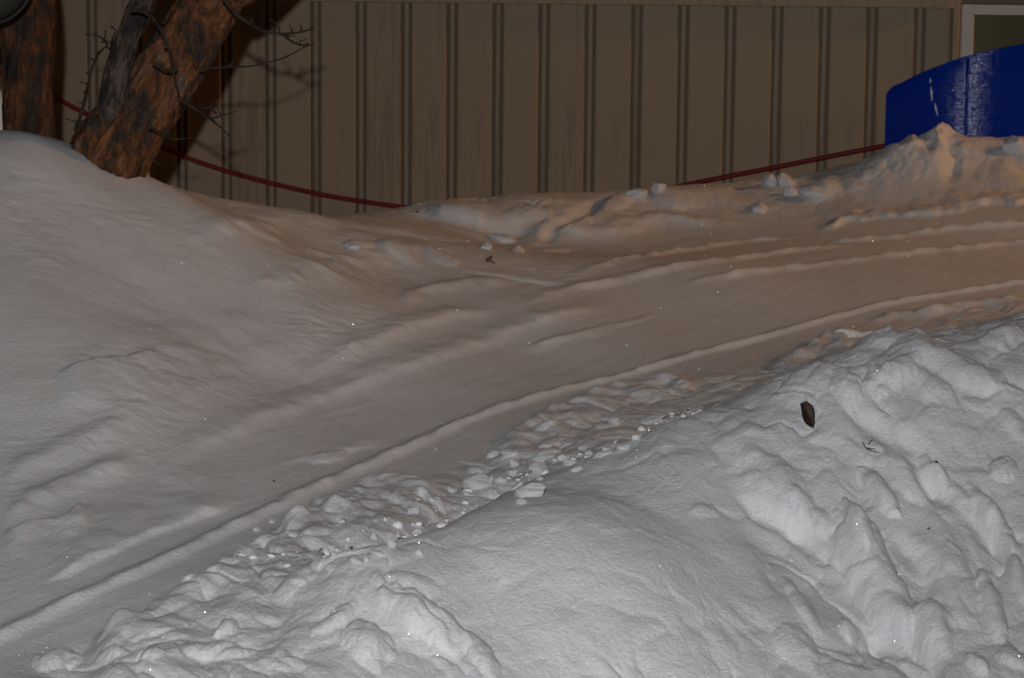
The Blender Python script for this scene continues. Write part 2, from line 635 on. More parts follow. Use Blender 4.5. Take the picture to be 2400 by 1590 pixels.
feature(ov((1900, 562), (2050, 550), (2200, 530), (2420, 515)), 'ridge', 0.011, 0.022, 0.15, 0.012, 9, rough=0.8)
feature(ov((1880, 548), (1960, 515), (2080, 505), (2160, 500), (2240, 482), (2340, 470), (2440, 455)), 'step', 0.014, 0.022, 0.1, 0.045, 10, width2=0.14, rough=0.9)
feature(ov((1130, 570), (1250, 545), (1400, 535), (1520, 505), (1640, 515), (1760, 520)), 'ridge', 0.016, 0.05, 0.25, 0.015, 12, width2=0.06, rough=0.5)
feature(ov((930, 500), (1060, 512), (1180, 535), (1260, 530)), 'ridge', -0.016, 0.05, 0.2, 0.010, 13)
feature(ov((1420, 455), (1340, 490), (1290, 525), (1240, 560)), 'ridge', -0.024, 0.03, 0.2, 0.010, 14)
feature(ov((1060, 630), (1160, 640), (1260, 655), (1340, 662)), 'ridge', -0.008, 0.02, 0.3, 0.006, 15)
# lower side: crumbled ledge on the track, small steps
feature(ov((90, 1360), (200, 1310), (320, 1255), (420, 1212), (500, 1190), (570, 1160)), 'step', 0.011, 0.010, 0.2, 0.012, 16, width2=0.16, rough=0.4)
feature(ov((620, 1080), (720, 1060), (800, 1048), (920, 1020)), 'step', 0.006, 0.012, 0.3, 0.012, 17, width2=0.06, rough=0.6)
feature(ov((1150, 815), (1280, 788), (1420, 752), (1560, 715)), 'ridge', 0.003, 0.012, 0.3, 0.004, 18)
feature(ov((1180, 820), (1330, 775), (1420, 765)), 'ridge', 0.004, 0.02, 0.3, 0.01, 19, rough=0.8)
# left slope: soft terraces
feature(ov((60, 990), (180, 905), (300, 850), (420, 800), (520, 760), (700, 720)), 'ridge', 0.009, 0.06, 0.25, 0.02, 20, width2=0.10, rough=0.4)
feature(ov((180, 1010), (300, 955), (420, 890), (540, 840), (680, 800), (820, 760)), 'ridge', 0.009, 0.06, 0.25, 0.02, 21, width2=0.09, rough=0.4)
feature(ov((120, 870), (200, 845), (280, 835), (350, 825), (380, 800)), 'stepnear', 0.012, 0.010, 0.25, 0.012, 22, width2=0.12)
feature(ov((0, 1095), (120, 1050), (300, 975)), 'ridge', 0.010, 0.03, 0.2, 0.008, 23)
feature(ov((0, 1190), (100, 1150), (240, 1095), (330, 1062)), 'ridge', 0.012, 0.03, 0.2, 0.012, 24, rough=0.5)
feature(ov((0, 1235), (90, 1208), (160, 1195), (230, 1160)), 'stepnear', 0.014, 0.010, 0.2, 0.02, 25, width2=0.08, rough=0.6)
feature(ov((520, 655), (640, 640), (760, 630), (850, 600), (960, 575), (1050, 570)), 'ridge', 0.012, 0.05, 0.3, 0.03, 26, width2=0.06, rough=0.7)
feature(ov((900, 690), (1000, 672), (1090, 660), (1200, 645)), 'ridge', 0.013, 0.04, 0.25, 0.012, 27, rough=0.5)
feature(ov((420, 560), (540, 548), (640, 535), (700, 520)), 'step', 0.012, 0.03, 0.3, 0.03, 28, width2=0.1, rough=0.6)
feature(ov((660, 525), (800, 520), (900, 535), (1050, 560), (1120, 590)), 'ridge', -0.010, 0.05, 0.3, 0.012, 29)
# broken lip of the near bank over the track
feature(ov((180, 1510), (330, 1425), (470, 1355), (590, 1285), (700, 1205), (800, 1150), (880, 1128), (960, 1128), (1060, 1120)), 'stepnear', 0.036, 0.018, 0.12, 0.022, 30, width2=0.22, rough=0.4)
feature(ov((1120, 1055), (1180, 1010), (1290, 945), (1400, 905), (1500, 885), (1620, 880)), 'stepnear', 0.022, 0.014, 0.15, 0.02, 31, width2=0.16, rough=0.6)
feature(ov((1760, 850), (1840, 818), (1960, 795), (2080, 790), (2200, 765)), 'stepnear', 0.030, 0.02, 0.2, 0.02, 32, width2=0.12, rough=0.6)
feature(ov((1980, 745), (2100, 730), (2240, 705), (2400, 690)), 'ridge', 0.014, 0.035, 0.2, 0.025, 33, rough=0.8)
# rubble trench
feature(ov((690, 1325), (800, 1290), (930, 1245), (1060, 1185), (1170, 1130), (1300, 1085), (1430, 1040), (1520, 990), (1590, 950)), 'ridge', -0.028, 0.060, 0.15, 0.012, 34, width2=0.05)
feature(ov((600, 1365), (700, 1345), (800, 1335), (920, 1300), (1040, 1250), (1140, 1190), (1240, 1148), (1400, 1085), (1510, 1030), (1630, 965), (1740, 905)), 'stepnear', 0.050, 0.050, 0.2, 0.02, 35, width2=0.30)
# smooth dome of the bank and the shadowed saddle right of it
blob(1400, 1350, 420, 210, 18, 0.052, 1.3, 3, 0.42, 0.05)
blob(1230, 1120, 120, 40, -20, 0.012, 1.0, 4)
feature(ov((1600, 1120), (1720, 1190), (1830, 1250), (1930, 1330), (2020, 1420), (2110, 1500), (2200, 1570)), 'ridge', -0.034, 0.09, 0.35, 0.012, 36, width2=0.09)
# tongues and lumps of the right bank
blob(2045, 1330, 62, 130, -16, 0.050, 0.55, 11)
blob(2010, 1235, 28, 55, -10, 0.030, 0.6, 12)
blob(1985, 905, 36, 40, -35, 0.030, 0.6, 13)
blob(2058, 893, 34, 30, -30, 0.030, 0.6, 14)
blob(2110, 870, 60, 26, -20, 0.022, 0.7, 15)
blob(2240, 860, 130, 40, 20, 0.030, 0.9, 16)
blob(2190, 905, 50, 30, 30, 0.016, 0.8, 17)
blob(1750, 1040, 90, 55, 20, 0.014, 0.8, 18)
blob(1820, 1130, 100, 50, 32, 0.026, 0.7, 19)
blob(1900, 1190, 60, 26, 35, 0.018, 0.7, 20)
blob(2060, 1150, 70, 26, 58, 0.026, 0.6, 21)
blob(2120, 1115, 60, 30, 50, 0.026, 0.6, 22)
blob(2190, 1105, 44, 22, 40, 0.022, 0.6, 23)
blob(2350, 1100, 36, 24, -10, 0.024, 0.6, 24)
blob(2240, 1180, 50, 40, 30, 0.020, 0.7, 25)
blob(2330, 1220, 30, 70, -28, 0.028, 0.6, 26)
blob(2250, 1370, 40, 90, 8, 0.020, 0.7, 27)
blob(2325, 1420, 26, 80, 4, 0.024, 0.6, 28)
blob(2180, 1450, 44, 70, -6, 0.022, 0.7, 29)
blob(2110, 1500, 90, 22, 42, 0.022, 0.6, 30)
blob(1880, 1400, 26, 70, -22, 0.016, 0.7, 31)
blob(1870, 1520, 60, 44, 20, 0.020, 0.7, 32)
blob(1990, 1450, 24, 28, 0, 0.024, 0.6, 33)
blob(2370, 1540, 44, 30, 20, 0.022, 0.6, 34)
blob(2290, 1560, 30, 24, 40, 0.018, 0.6, 35)
blob(2390, 1360, 24, 60, 0, 0.020, 0.6, 36)
blob(2380, 1000, 40, 22, 50, 0.016, 0.7, 37)
blob(1650, 1200, 40, 16, -10, 0.010, 0.8, 38)
blob(2350, 790, 60, 40, -20, 0.030, 0.8, 39)
# saddle lines of the right bank
feature([(2050, 1070), (2010, 1130), (2020, 1200)], 'ridge', -0.012, 0.02, 0.3, 0.01, 50)
feature([(2120, 1060), (2160, 1120), (2230, 1180), (2300, 1230), (2360, 1290), (2380, 1380)], 'ridge', -0.020, 0.025, 0.25, 0.012, 51)
feature([(2090, 1240), (2140, 1290), (2160, 1360), (2130, 1430)], 'ridge', -0.018, 0.022, 0.3, 0.01, 52)
feature([(1960, 930), (2020, 980), (2110, 1030), (2200, 1080)], 'ridge', -0.014, 0.03, 0.3, 0.012, 53)
feature([(2020, 1440), (2100, 1490), (2170, 1540), (2220, 1600)], 'ridge', -0.024, 0.03, 0.2, 0.012, 54)
feature([(1700, 1130), (1780, 1180), (1870, 1220), (1960, 1290)], 'ridge', -0.014, 0.02, 0.3, 0.01, 55)
# lower left lumps of the bank
blob(135, 1550, 62, 38, -12, 0.030, 0.55, 40)
blob(530, 1498, 30, 22, -20, 0.024, 0.55, 41)
blob(520, 1542, 90, 24, -8, 0.018, 0.6, 42)
blob(660, 1560, 60, 26, 5, 0.020, 0.6, 43)
blob(270, 1560, 50, 20, 10, 0.016, 0.6, 44)
blob(350, 1570, 40, 18, 10, 0.016, 0.6, 45)
blob(860, 1530, 70, 44, 15, 0.034, 0.65, 46)
blob(1000, 1480, 130, 34, 18, 0.030, 0.6, 47)
blob(1130, 1550, 60, 26, 35, 0.022, 0.6, 48)
blob(700, 1400, 60, 30, -30, 0.014, 0.7, 49)
blob(950, 1410, 90, 22, 4, 0.014, 0.7, 50)
blob(790, 1480, 70, 20, -25, 0.016, 0.7, 51)
blob(440, 1400, 34, 16, -20, 0.012, 0.6, 52)
for (bu, bv, ru, rv, an, hh) in [(765, 1075, 50, 16, -25, .012), (790, 1225, 34, 24, -20, .020), (870, 1210, 60, 26, 25, .014), (920, 1255, 60, 24, 12, .014),
                                 (975, 1200, 70, 22, 18, .014), (1010, 1180, 46, 12, 30, .014), (690, 1250, 40, 20, -20, .014), (640, 1300, 60, 18, -22, .014),
                                 (560, 1350, 50, 14, -20, .012), (860, 1300, 50, 18, 0, .014), (1120, 1100, 30, 16, 0, .014), (1300, 1010, 60, 14, -22, .014),
                                 (1420, 1000, 50, 14, -20, .014), (1530, 930, 60, 20, -15, .014), (1600, 910, 40, 20, -20, .014), (1700, 905, 60, 14, -12, .014)]:
    blob(bu, bv, ru, rv, an, hh, 0.6, int(bu), 0.36)
# far drift: clods and hollows
for (bu, bv, ru, rv, an, hh) in [(1215, 590, 16, 10, 0, .03), (1185, 560, 24, 9, 0, .03), (1140, 578, 14, 9, 0, .028), (1240, 500, 60, 14, -8, .02), (1330, 520, 60, 16, -10, .02),
                                 (1450, 470, 60, 22, -25, .03), (1580, 470, 70, 20, 5, .02), (1930, 445, 40, 14, 8, .03), (1780, 490, 18, 10, 0, .03),
                                 (2060, 400, 60, 14, -18, .02), (2130, 330, 60, 22, -30, .05), (2300, 345, 90, 20, 0, .02), (2350, 420, 60, 22, 0, .02),
                                 (2390, 345, 24, 18, 0, .03), (1080, 500, 60, 12, 4, .016), (600, 545, 60, 12, -12, .016), (840, 578, 34, 10, -10, .02),
                                 (930, 590, 60, 14, 10, .02), (1030, 600, 50, 16, 10, .02), (760, 600, 60, 12, -10, .014),
                                 (1290, 590, 50, 14, -12, .016)]:
    blob(bu, bv, ru, rv, an, hh, 0.7, int(bu) + 7, 0.22)
# long tilted slab of a drift that ends in a peak before the blue panel
uu = 1200 + FOC * GX / GY
wob_ = 26 * fbm(GX * 9, GY * 6, 97, 3)
prof_h = np.interp(uu + wob_, [1975, 2040, 2090, 2140, 2180, 2200, 2212, 2228, 2262, 2320], [0, .030, .055, .085, .115, .122, .100, .050, .022, 0])
GZ += prof_h * np.exp(-((GY - 9.03 - 0.25 * (GX - 1.5)) / np.where(GY < 9.03, 0.17, 0.22)) ** 2) * (1 + 0.25 * fbm(GX * 14, GY * 9, 98, 3))
blob(1020, 496, 170, 22, 0, 0.030, 1.0, 93, 0.14, 0.2)
blob(1580, 462, 150, 20, -4, 0.024, 1.0, 94, 0.14, 0.3)
blob(1960, 425, 120, 22, -6, 0.020, 1.0, 95, 0.14, 0.3)
feature([(2130, 365), (2200, 375), (2260, 390)], 'ridge', -0.05, 0.10, 0.3, 0.02, 91)

# ------------------------------------------------------------------ irregular relief
wx = GX + 0.05 * fbm(GX * 6, GY * 6, 201, 3)
wy = GY + 0.05 * fbm(GX * 6 + 9, GY * 6, 205, 3)
smooth_dome = np.exp(-(((GX - at(1380, 1290, 4.2)[0]) / 0.34) ** 2 + ((GY - 4.30) / 0.42) ** 2) ** 2)
rough_bank = w_bank * (1 - 0.93 * smooth_dome) * 0.75
GZ += rough_bank * (0.013 * billow(wx * 8, wy * 5, 301, 2, 0.35) + 0.0035 * fbm(wx * 22, wy * 15, 321, 3, 0.45))
crust = sstep(-0.1, 0.4, fbm(GX * 4 + 2, GY * 3, 345, 3))
GZ += rough_bank * (0.0008 + 0.0016 * crust) * fbm(wx * 60, wy * 38, 341, 3, 0.6)
fold = 1 - np.abs(fbm(wx * 7 + wy * 2.5, wy * 4 - wx * 2, 347, 2, 0.4)) * 3.0
GZ -= rough_bank * 0.010 * np.clip(fold, 0, 1) ** 5 * sstep(-0.2, 0.3, fbm(GX * 3, GY * 3, 349, 2))
GZ += w_bank * smooth_dome * 0.0018 * fbm(wx * 30, wy * 20, 361, 3)
# far drift and slope
far_rough = w_far * sstep(-0.9, 0.5, GX)
crestz = np.exp(-((GY - 8.75 - 0.1 * GX) / 0.45) ** 2) * sstep(-0.7, -0.3, GX)
GZ += crestz * (0.012 * fbm(wx * 6, wy * 3, 451, 2, 0.4) + 0.0015 * fbm(wx * 40, wy * 26, 453, 3, 0.6))
GZ += w_far * 0.007 * fbm(wx * 4, wy * 3, 401, 2)
clod = sstep(0.0, 0.45, fbm(GX * 1.7 + 4, GY * 1.7, 431, 2)) * sstep(0.25, 0.9, GY - UPY)
GZ += far_rough * ((0.002 + 0.007 * clod) * fbm(wx * 16, wy * 12, 421, 4, 0.5) + 0.005 * clod * billow(wx * 24, wy * 18, 441, 2))
left_rough = w_far * sstep(0.6, -0.4, GX)
rot = 0.55
rx = wx * math.cos(rot) + wy * math.sin(rot); ry = -wx * math.sin(rot) + wy * math.cos(rot)
patchy = sstep(-0.15, 0.35, fbm(GX * 2.2, GY * 2.2, 461, 3))
GZ += left_rough * (0.0006 + 0.0016 * patchy) * fbm(rx * 13, ry * 34, 471, 4, 0.55)
band = np.exp(-((GY - UPY - 0.05) / 0.45) ** 2)
GZ += band * sstep(1.2, 0.0, GX) * 0.0020 * (0.3 + patchy) * fbm(rx * 16, ry * 40, 481, 3, 0.55)
# track: faint streaks along the run
tdx, tdy = math.cos(math.radians(62)), math.sin(math.radians(62))
along = GX * tdx + GY * tdy; acr = -GX * tdy + GY * tdx
GZ += w_track * (0.0009 * fbm(along * 2, acr * 34, 501, 2) + 0.0005 * fbm(GX * 40, GY * 30, 511, 3))
GZ += w_track * 0.004 * fbm(GX * 2.0, GY * 1.2, 521, 2)
# overall grain
GZ += 0.0010 * fbm(GX * 170, GY * 120, 531, 2, 0.6) * (0.35 + 0.65 * w_bank)

# grid normals (shared across the pieces so that no seam shows)
P3 = np.stack([GX, GY, GZ], -1)
du = np.gradient(P3, axis=1); dv = np.gradient(P3, axis=0)
NRM = np.cross(du, dv)
NRM /= np.linalg.norm(NRM, axis=-1, keepdims=True) + 1e-12


def terrain_z(x, y):
    """height of the finished snow surface"""
    x = np.atleast_1d(np.asarray(x, float)); y = np.atleast_1d(np.asarray(y, float))
    r = np.clip(np.searchsorted(YR, y) - 1, 0, NR - 2)
    t = np.clip((y - YR[r]) / (YR[r + 1] - YR[r]), 0, 1)
    s = x / y
    c = np.clip(np.searchsorted(S, s) - 1, 0, NC - 2)
    q = np.clip((s - S[c]) / (S[c + 1] - S[c]), 0, 1)
    return (GZ[r, c] * (1 - q) + GZ[r, c + 1] * q) * (1 - t) + (GZ[r + 1, c] * (1 - q) + GZ[r + 1, c + 1] * q) * t


def hit(u, v, Ya=2.7, Yb=9.85):
    """first hit of a pixel ray on the finished snow"""
    d = ray(u, v)
    Ys = np.linspace(Ya, Yb, 4000)
    z = CAM[2] + d[2] * Ys
    below = z < terrain_z(CAM[0] + d[0] * Ys, Ys)
    i = int(np.argmax(below)) if below.any() else len(Ys) - 1
    return np.array([CAM[0] + d[0] * Ys[i], Ys[i], terrain_z(CAM[0] + d[0] * Ys[i], Ys[i])[0]])


def build_piece(name, mask):
    """mask: face mask (NR-1, NC-1)"""
    f = np.argwhere(mask)
    i = f[:, 0] * NC + f[:, 1]
    quads = np.stack([i, i + 1, i + NC + 1, i + NC], 1)
    used, inv = np.unique(quads, return_inverse=True)
    quads = inv.reshape(quads.shape)
    v = P3.reshape(-1, 3)[used]
    nm = NRM.reshape(-1, 3)[used]
    me = bpy.data.meshes.new(name)
    me.vertices.add(len(v)); me.vertices.foreach_set("co", v.astype(np.float32).ravel())
    nq = len(quads)
    me.loops.add(nq * 4); me.loops.foreach_set("vertex_index", quads.astype(np.int32).ravel())
    me.polygons.add(nq)
    me.polygons.foreach_set("loop_start", np.arange(0, nq * 4, 4, dtype=np.int32))
    me.polygons.foreach_set("use_smooth", np.ones(nq, dtype=bool))
    me.update(calc_edges=True)
    me.normals_split_custom_set_from_vertices(nm.astype(np.float32))
    me.materials.append(M_SNOW)
    o = bpy.data.objects.new(name, me)
    col.objects.link(o)
    o["kind"] = "structure"
    return o


CXf = 0.25 * (GX[:-1, :-1] + GX[1:, :-1] + GX[:-1, 1:] + GX[1:, 1:])
CYf = 0.25 * (GY[:-1, :-1] + GY[1:, :-1] + GY[:-1, 1:] + GY[1:, 1:])
fl_ = side_of(low_w)(CXf); fu_ = side_of(up_w)(CXf)
m_bank = CYf < fl_
m_far = CYf > fu_
tag(build_piece("snow_bank", m_bank), "lumpy pale grey snow bank in the foreground beside the sled track")
tag(build_piece("sled_track", ~m_bank & ~m_far), "smooth packed snow sled track curving from right to lower left")
tag(build_piece("snow_slope", m_far), "rising snow slope and drift between the sled track and the wall")

# the ground beyond, one wide sheet
gz = float(GZ.min()) - 0.25
mesh_obj("ground", [(-150, -150, gz), (150, -150, gz), (150, 150, gz), (-150, 150, gz)], [(0, 1, 2, 3)], M_SNOW, smooth=False)["kind"] = "structure"

# ------------------------------------------------------------------ house wall
PSI = math.radians(6.5)
W0 = np.array([0.0, 10.0, 0.0])
WD = np.array([math.cos(PSI), -math.sin(PSI), 0.0])     # along the wall, to the right
WN = np.array([-math.sin(PSI), -math.cos(PSI), 0.0])    # out of the wall, to the viewer


def wall_hit(u, v, off=0.0):
    d = ray(u, v)
    p0 = W0 + WN * off
    t = ((p0 - CAM) @ WN) / (d @ WN)
    p = CAM + d * t
    return (p - W0) @ WD, p[2]


s_a, _ = wall_hit(846, 100, 0.02)
s_b, _ = wall_hit(2156, 60, 0.02)
PITCHW = (s_b - s_a) / 12.0
_, z_beam = wall_hit(1100, 7, 0.02)
house = empty("house", W0 + np.array([0, 0, 0.0]))
house.rotation_euler = (0, 0, -PSI)
bpy.context.view_layer.update()


def wbox(name, s0, s1, z0, z1, d0, d1, mat, parent, bev=0.0, share=None):
    """box in wall coordinates: s along, z up, d outwards"""
    vs_ = []
    if bev:
        prof = [(s0, d0), (s1, d0), (s1, d1 - bev), (s1 - bev, d1), (s0 + bev, d1), (s0, d1 - bev)]
    else:
        prof = [(s0, d0), (s1, d0), (s1, d1), (s0, d1)]
    n = len(prof)
    sc, zc = (s0 + s1) / 2, z0
    for z in (z0, z1):
        for (s, d) in prof:
            vs_.append((s - sc, -d, z - zc))
    fs = [(i, (i + 1) % n, n + (i + 1) % n, n + i) for i in range(n)] + [tuple(range(n - 1, -1, -1)), tuple(range(n, 2 * n))]
    me = bpy.data.meshes.new(name)
    me.from_pydata(vs_, [], fs); me.update()
    me.materials.append(mat)
    o = bpy.data.objects.new(name, me)
    col.objects.link(o)
    o.parent = parent
    o.location = (sc, 0, zc)
    return o


ZB = float(GZ.min()) - 0.20
tag(house, "long beige wall of vertical siding boards standing behind the snow", "house wall")
s_end, _ = wall_hit(2232, 60, 0.02)
s_frame, _ = wall_hit(2252, 60, 0.02)
s_left = s_a - PITCHW * 26
wbox("backing", s_left - 0.1, s_frame - 0.002, ZB, z_beam + 0.06, -0.12, 0.0, M_GROOVE, house)
k0 = -26
board_mesh = {}
for k in range(k0, 13):
    c0 = s_a + PITCHW * k
    c1 = s_a + PITCHW * (k + 1)
    # groove pair centred on c0: [groove][narrow strip][groove]
    hw = 0.0205
    b1 = c1 - hw
    if k == 12:
        b1 = s_end - 0.006
    key = k == 12
    src = board_mesh.get(key)
    if src is None:
        o = wbox("siding_board", c0 + hw, b1, ZB + 0.01, z_beam - 0.002, 0.001, 0.021, M_BOARD, house, 0.004)
        board_mesh[key] = o.data
    else:
        o = bpy.data.objects.new("siding_board", src)
        col.objects.link(o); o.parent = house
        o.location = ((c0 + hw + b1) / 2, random.uniform(-0.0015, 0.0015), ZB + 0.01)
    src = board_mesh.get('b')
    if src is None:
        o = wbox("batten", c0 - 0.0095, c0 + 0.0095, ZB + 0.012, z_beam - 0.003, 0.001, 0.015, M_BOARD, house, 0.003)
        board_mesh['b'] = o.data
    else:
        o = bpy.data.objects.new("batten", src)
        col.objects.link(o); o.parent = house
        o.location = (c0, 0, ZB + 0.012)
wbox("trim_rail", s_left, s_end + 0.002, z_beam, z_beam + 0.16, 0.0015, 0.060, M_TRIM, house, 0.006)
wbox("corner_trim", s_end, s_frame - 0.004, ZB + 0.01, z_beam + 0.158, 0.0015, 0.036, M_TRIM, house, 0.004)
wbox("upper_wall", s_left - 0.1, s_frame + 3.5, z_beam + 0.165, z_beam + 1.9, -0.12, 0.012, M_BOARD, house)
# window
s_w1 = s_frame + 1.30
_, z_ft = wall_hit(2300, 11, 0.02)
z_fb = z_ft - 0.95
s_in_, _ = wall_hit(2283, 60, 0.02)
fw = s_in_ - s_frame
_, z_pt = wall_hit(2320, 35, 0.02)
fh = z_ft - z_pt
win = wbox("window", s_frame + fw - 0.004, s_w1 - fw + 0.004, z_fb + fh - 0.004, z_ft - fh + 0.004, -0.06, -0.03, pane_material(), house)
win["label"] = "dark olive window pane"
bpy.context.view_layer.update()


def sub(o, parent):
    mw = o.matrix_world.copy()
    o.parent = parent
    o.matrix_parent_inverse = parent.matrix_world.inverted()
    o.matrix_world = mw


fr = [wbox("window_frame", s_frame, s_frame + fw, z_fb, z_ft, -0.05, 0.020, M_FRAME, house, 0.006),
      wbox("window_frame", s_w1 - fw, s_w1, z_fb, z_ft, -0.05, 0.020, M_FRAME, house, 0.006),
      wbox("window_frame", s_frame + fw - 0.001, s_w1 - fw + 0.001, z_ft - fh, z_ft - 0.001, -0.049, 0.018, M_FRAME, house),
      wbox("window_frame", s_frame + fw - 0.001, s_w1 - fw + 0.001, z_fb + 0.001, z_fb + fh, -0.049, 0.018, M_FRAME, house)]
bpy.context.view_layer.update()
for o in fr:
    sub(o, win)
wbox("window_head", s_frame - 0.002, s_w1 + 0.05, z_ft + 0.004, z_beam + 0.163, -0.12, 0.004, M_GROOVE, house)
wbox("side_wall", s_w1 + 0.004, s_frame + 3.5, ZB, z_beam + 0.162, -0.12, 0.012, M_BOARD, house)
wbox("lower_wall", s_frame + 0.002, s_w1 + 0.002, ZB, z_fb - 0.004, -0.12, 0.010, M_BOARD, house)
wbox("window_reveal", s_frame + 0.001, s_w1 - 0.001, z_fb - 0.002, z_ft + 0.002, -0.12, -0.065, M_GROOVE, house)


# ------------------------------------------------------------------ tubes
def tube(path, radii, seg=8, cap=True, wobble=None):
    path = [np.asarray(p, float) for p in path]
    n = len(path)
    verts, faces = [], []
    prev = None
    for i in range(n):
        t = path[min(i + 1, n - 1)] - path[max(i - 1, 0)]
        t = t / (np.linalg.norm(t) + 1e-12)
        ref = prev if prev is not None else (np.array([0, 1.0, 0]) if abs(t[1]) < 0.9 else np.array([1.0, 0, 0]))
        a = ref - t * (ref @ t); a /= np.linalg.norm(a) + 1e-12
        prev = a
        b = np.cross(t, a)
        for k in range(seg):
            an = 2 * math.pi * k / seg
            r = radii[i]
            if wobble: r = r * wobble(i, an)
            verts.append(path[i] + (a * math.cos(an) + b * math.sin(an)) * r)
    for i in range(n - 1):
        for k in range(seg):
            k2 = (k + 1) % seg
            faces.append((i * seg + k, i * seg + k2, (i + 1) * seg + k2, (i + 1) * seg + k))
    if cap:
        verts.append(path[0]); verts.append(path[-1])
        a, b = len(verts) - 2, len(verts) - 1
        for k in range(seg):
            k2 = (k + 1) % seg
            faces.append((a, k2, k)); faces.append((b, (n - 1) * seg + k, (n - 1) * seg + k2))
    return verts, faces


def join(parts):
    V, F = [], []
    for v, f in parts:
        o = len(V); V += list(v); F += [tuple(i + o for i in q) for q in f]
    return V, F


# ------------------------------------------------------------------ red hose
def hose_pt(u, v, out=0.035):
    s, z = wall_hit(u, v, out)
    p = W0 + WD * s + WN * out
    return np.array([p[0], p[1], z])


hp = [(-700, 20), (-350, 90), (-120, 138), (5, 172), (121, 226), (200, 266), (290, 308), (380, 346), (470, 382), (560, 410), (660, 436), (760, 458), (850, 473), (950, 487), (1080, 505), (1250, 518),
      (1400, 492), (1490, 464)]
pts = [hose_pt(*p) for p in hp]
hp2 = [(1560, 444), (1640, 427), (1720, 411), (1800, 396), (1880, 380), (1960, 364), (2022, 352), (2080, 341), (2150, 330), (2300, 312)]
pts += [hose_pt(u, v, 0.045 + 0.02 * max(0, (u - 1560) / 500)) for u, v in hp2]
hose_path = resample(np.array(pts), 0.05)
v_, f_ = tube(hose_path, [0.0098] * len(hose_path), 10)
hose = mesh_obj("red_hose", v_, f_, M_RED)
tag(hose, "sagging red hose strung along the foot of the beige wall", "hose")

# ------------------------------------------------------------------ trees
def bark_tube(path_px, depth, widths, name, parent, mat, seed, extra=None, seg=120, step=0.009):
    P = np.array([at(u, v, depth + (dy if dy else 0)) for (u, v, dy) in path_px])
    Wd = np.array(widths) * depth / FOC / 2
    t = np.concatenate([[0], np.cumsum(np.linalg.norm(np.diff(P, axis=0), axis=1))])
    Pr = resample(P, step)
    tr = np.concatenate([[0], np.cumsum(np.linalg.norm(np.diff(Pr, axis=0), axis=1))])
    tr *= t[-1] / tr[-1]
    Wr = np.interp(tr, t, Wd)
    ang = np.arange(seg) / seg * 2 * math.pi

    A_, T_ = np.meshgrid(ang, tr)
    x = np.cos(A_) * 1.6; y = np.sin(A_) * 1.6
    n1 = pnoise(x + seed, y + T_ * 3.0, seed) * 0.16
    n2 = pnoise(x * 3.2 + T_ * 4, y * 3.2 - T_ * 5 + seed, seed + 3)
    n3 = pnoise(x * 7 + T_ * 12, y * 7 + T_ * 9, seed + 9)
    n4 = pnoise(x * 15 + T_ * 20, y * 15 + T_ * 22, seed + 13)
    n3 = n3 + 0.6 * n4
    fis = np.clip(1 - np.abs(pnoise(x * 4.5 + T_ * 3, y * 4.5 + T_ * 4 + seed, seed + 21)) * 5, 0, 1) ** 2
    n1 = n1 - 0.07 * fis
    WOB = 1 + n1 + 0.075 * np.clip((n2 + 0.02) / 0.08, 0, 1) + 0.05 * n3

    def wob(i, an):
        return WOB[i, int(round(an / (2 * math.pi) * seg)) % seg]
    v, f = tube(Pr, Wr, seg, True, wob)
    return mesh_obj(name, v, f, mat, parent)


def twig(lines, depth, r0, name, parent, mat=M_TWIG):
    parts = []
    for j, ln in enumerate(lines):
        dd = depth[j] if isinstance(depth, (list, tuple)) else depth
        n = len(ln)
        P = np.array([at(u / 2.959, v / 2.959, dd + (0.05 * math.sin(i * 1.3 + j) if n > 3 else 0)) for i, (u, v) in enumerate(ln)])
        Pr = resample(P, 0.012)
        rr = (r0[j] if isinstance(r0, (list, tuple)) else r0)
        radii = [rr * (1 - 0.6 * i / (len(Pr) - 1)) * (1 + 0.25 * math.sin(i * 2.1) ** 4) for i in range(len(Pr))]
        parts.append(tube(Pr, radii, 6))
        # buds
        for q in range(2, len(Pr) - 1, 7):
            d = np.array([random.uniform(-1, 1), random.uniform(-.5, .5), random.uniform(-.2, 1)])
            d /= np.linalg.norm(d)
            parts.append(tube([Pr[q], Pr[q] + d * radii[q] * 2.6, Pr[q] + d * radii[q] * 4.2], [radii[q] * 0.8, radii[q] * 0.9, radii[q] * 0.2], 5))
        d = Pr[-1] - Pr[-2]; d /= np.linalg.norm(d) + 1e-9
        parts.append(tube([Pr[-1], Pr[-1] + d * rr * 1.2, Pr[-1] + d * rr * 2.4], [rr * 0.5, rr * 0.9, rr * 0.2], 6))
    v, f = join(parts)
    return mesh_obj(name, v, f, mat, parent)


DT = 6.50
base_a = at(215, 470, DT)
tree_a = empty("fruit_tree", base_a)
bark_tube([(200, 470, 0.05), (240, 395, 0.02), (268, 345, 0), (330, 262, 0), (392, 172, 0), (440, 95, 0), (487, 15, 0), (545, -90, .03), (640, -240, .08), (720, -420, .12), (770, -640, .2)],
          DT, [185, 180, 172, 150, 140, 138, 138, 132, 120, 100, 80], "trunk", tree_a, M_BARK, 31)
bark_tube([(268, 300, 0.0), (266, 225, -0.02), (280, 150, -0.03), (300, 85, -0.03), (322, 30, -0.02), (352, -40, 0), (400, -180, .03), (420, -380, 0), (470, -600, -.06)],
          DT - 0.03, [70, 62, 55, 54, 56, 48, 46, 38, 26], "limb", tree_a, M_BARK3, 47, seg=40)
bark_tube([(500, -40, 0.0), (560, -10, -0.02), (610, -40, -0.04), (700, -130, -.06), (860, -300, -.05), (1050, -480, .0)],
          DT, [50, 52, 46, 42, 34, 20], "limb", tree_a, M_BARK2, 59, seg=40)
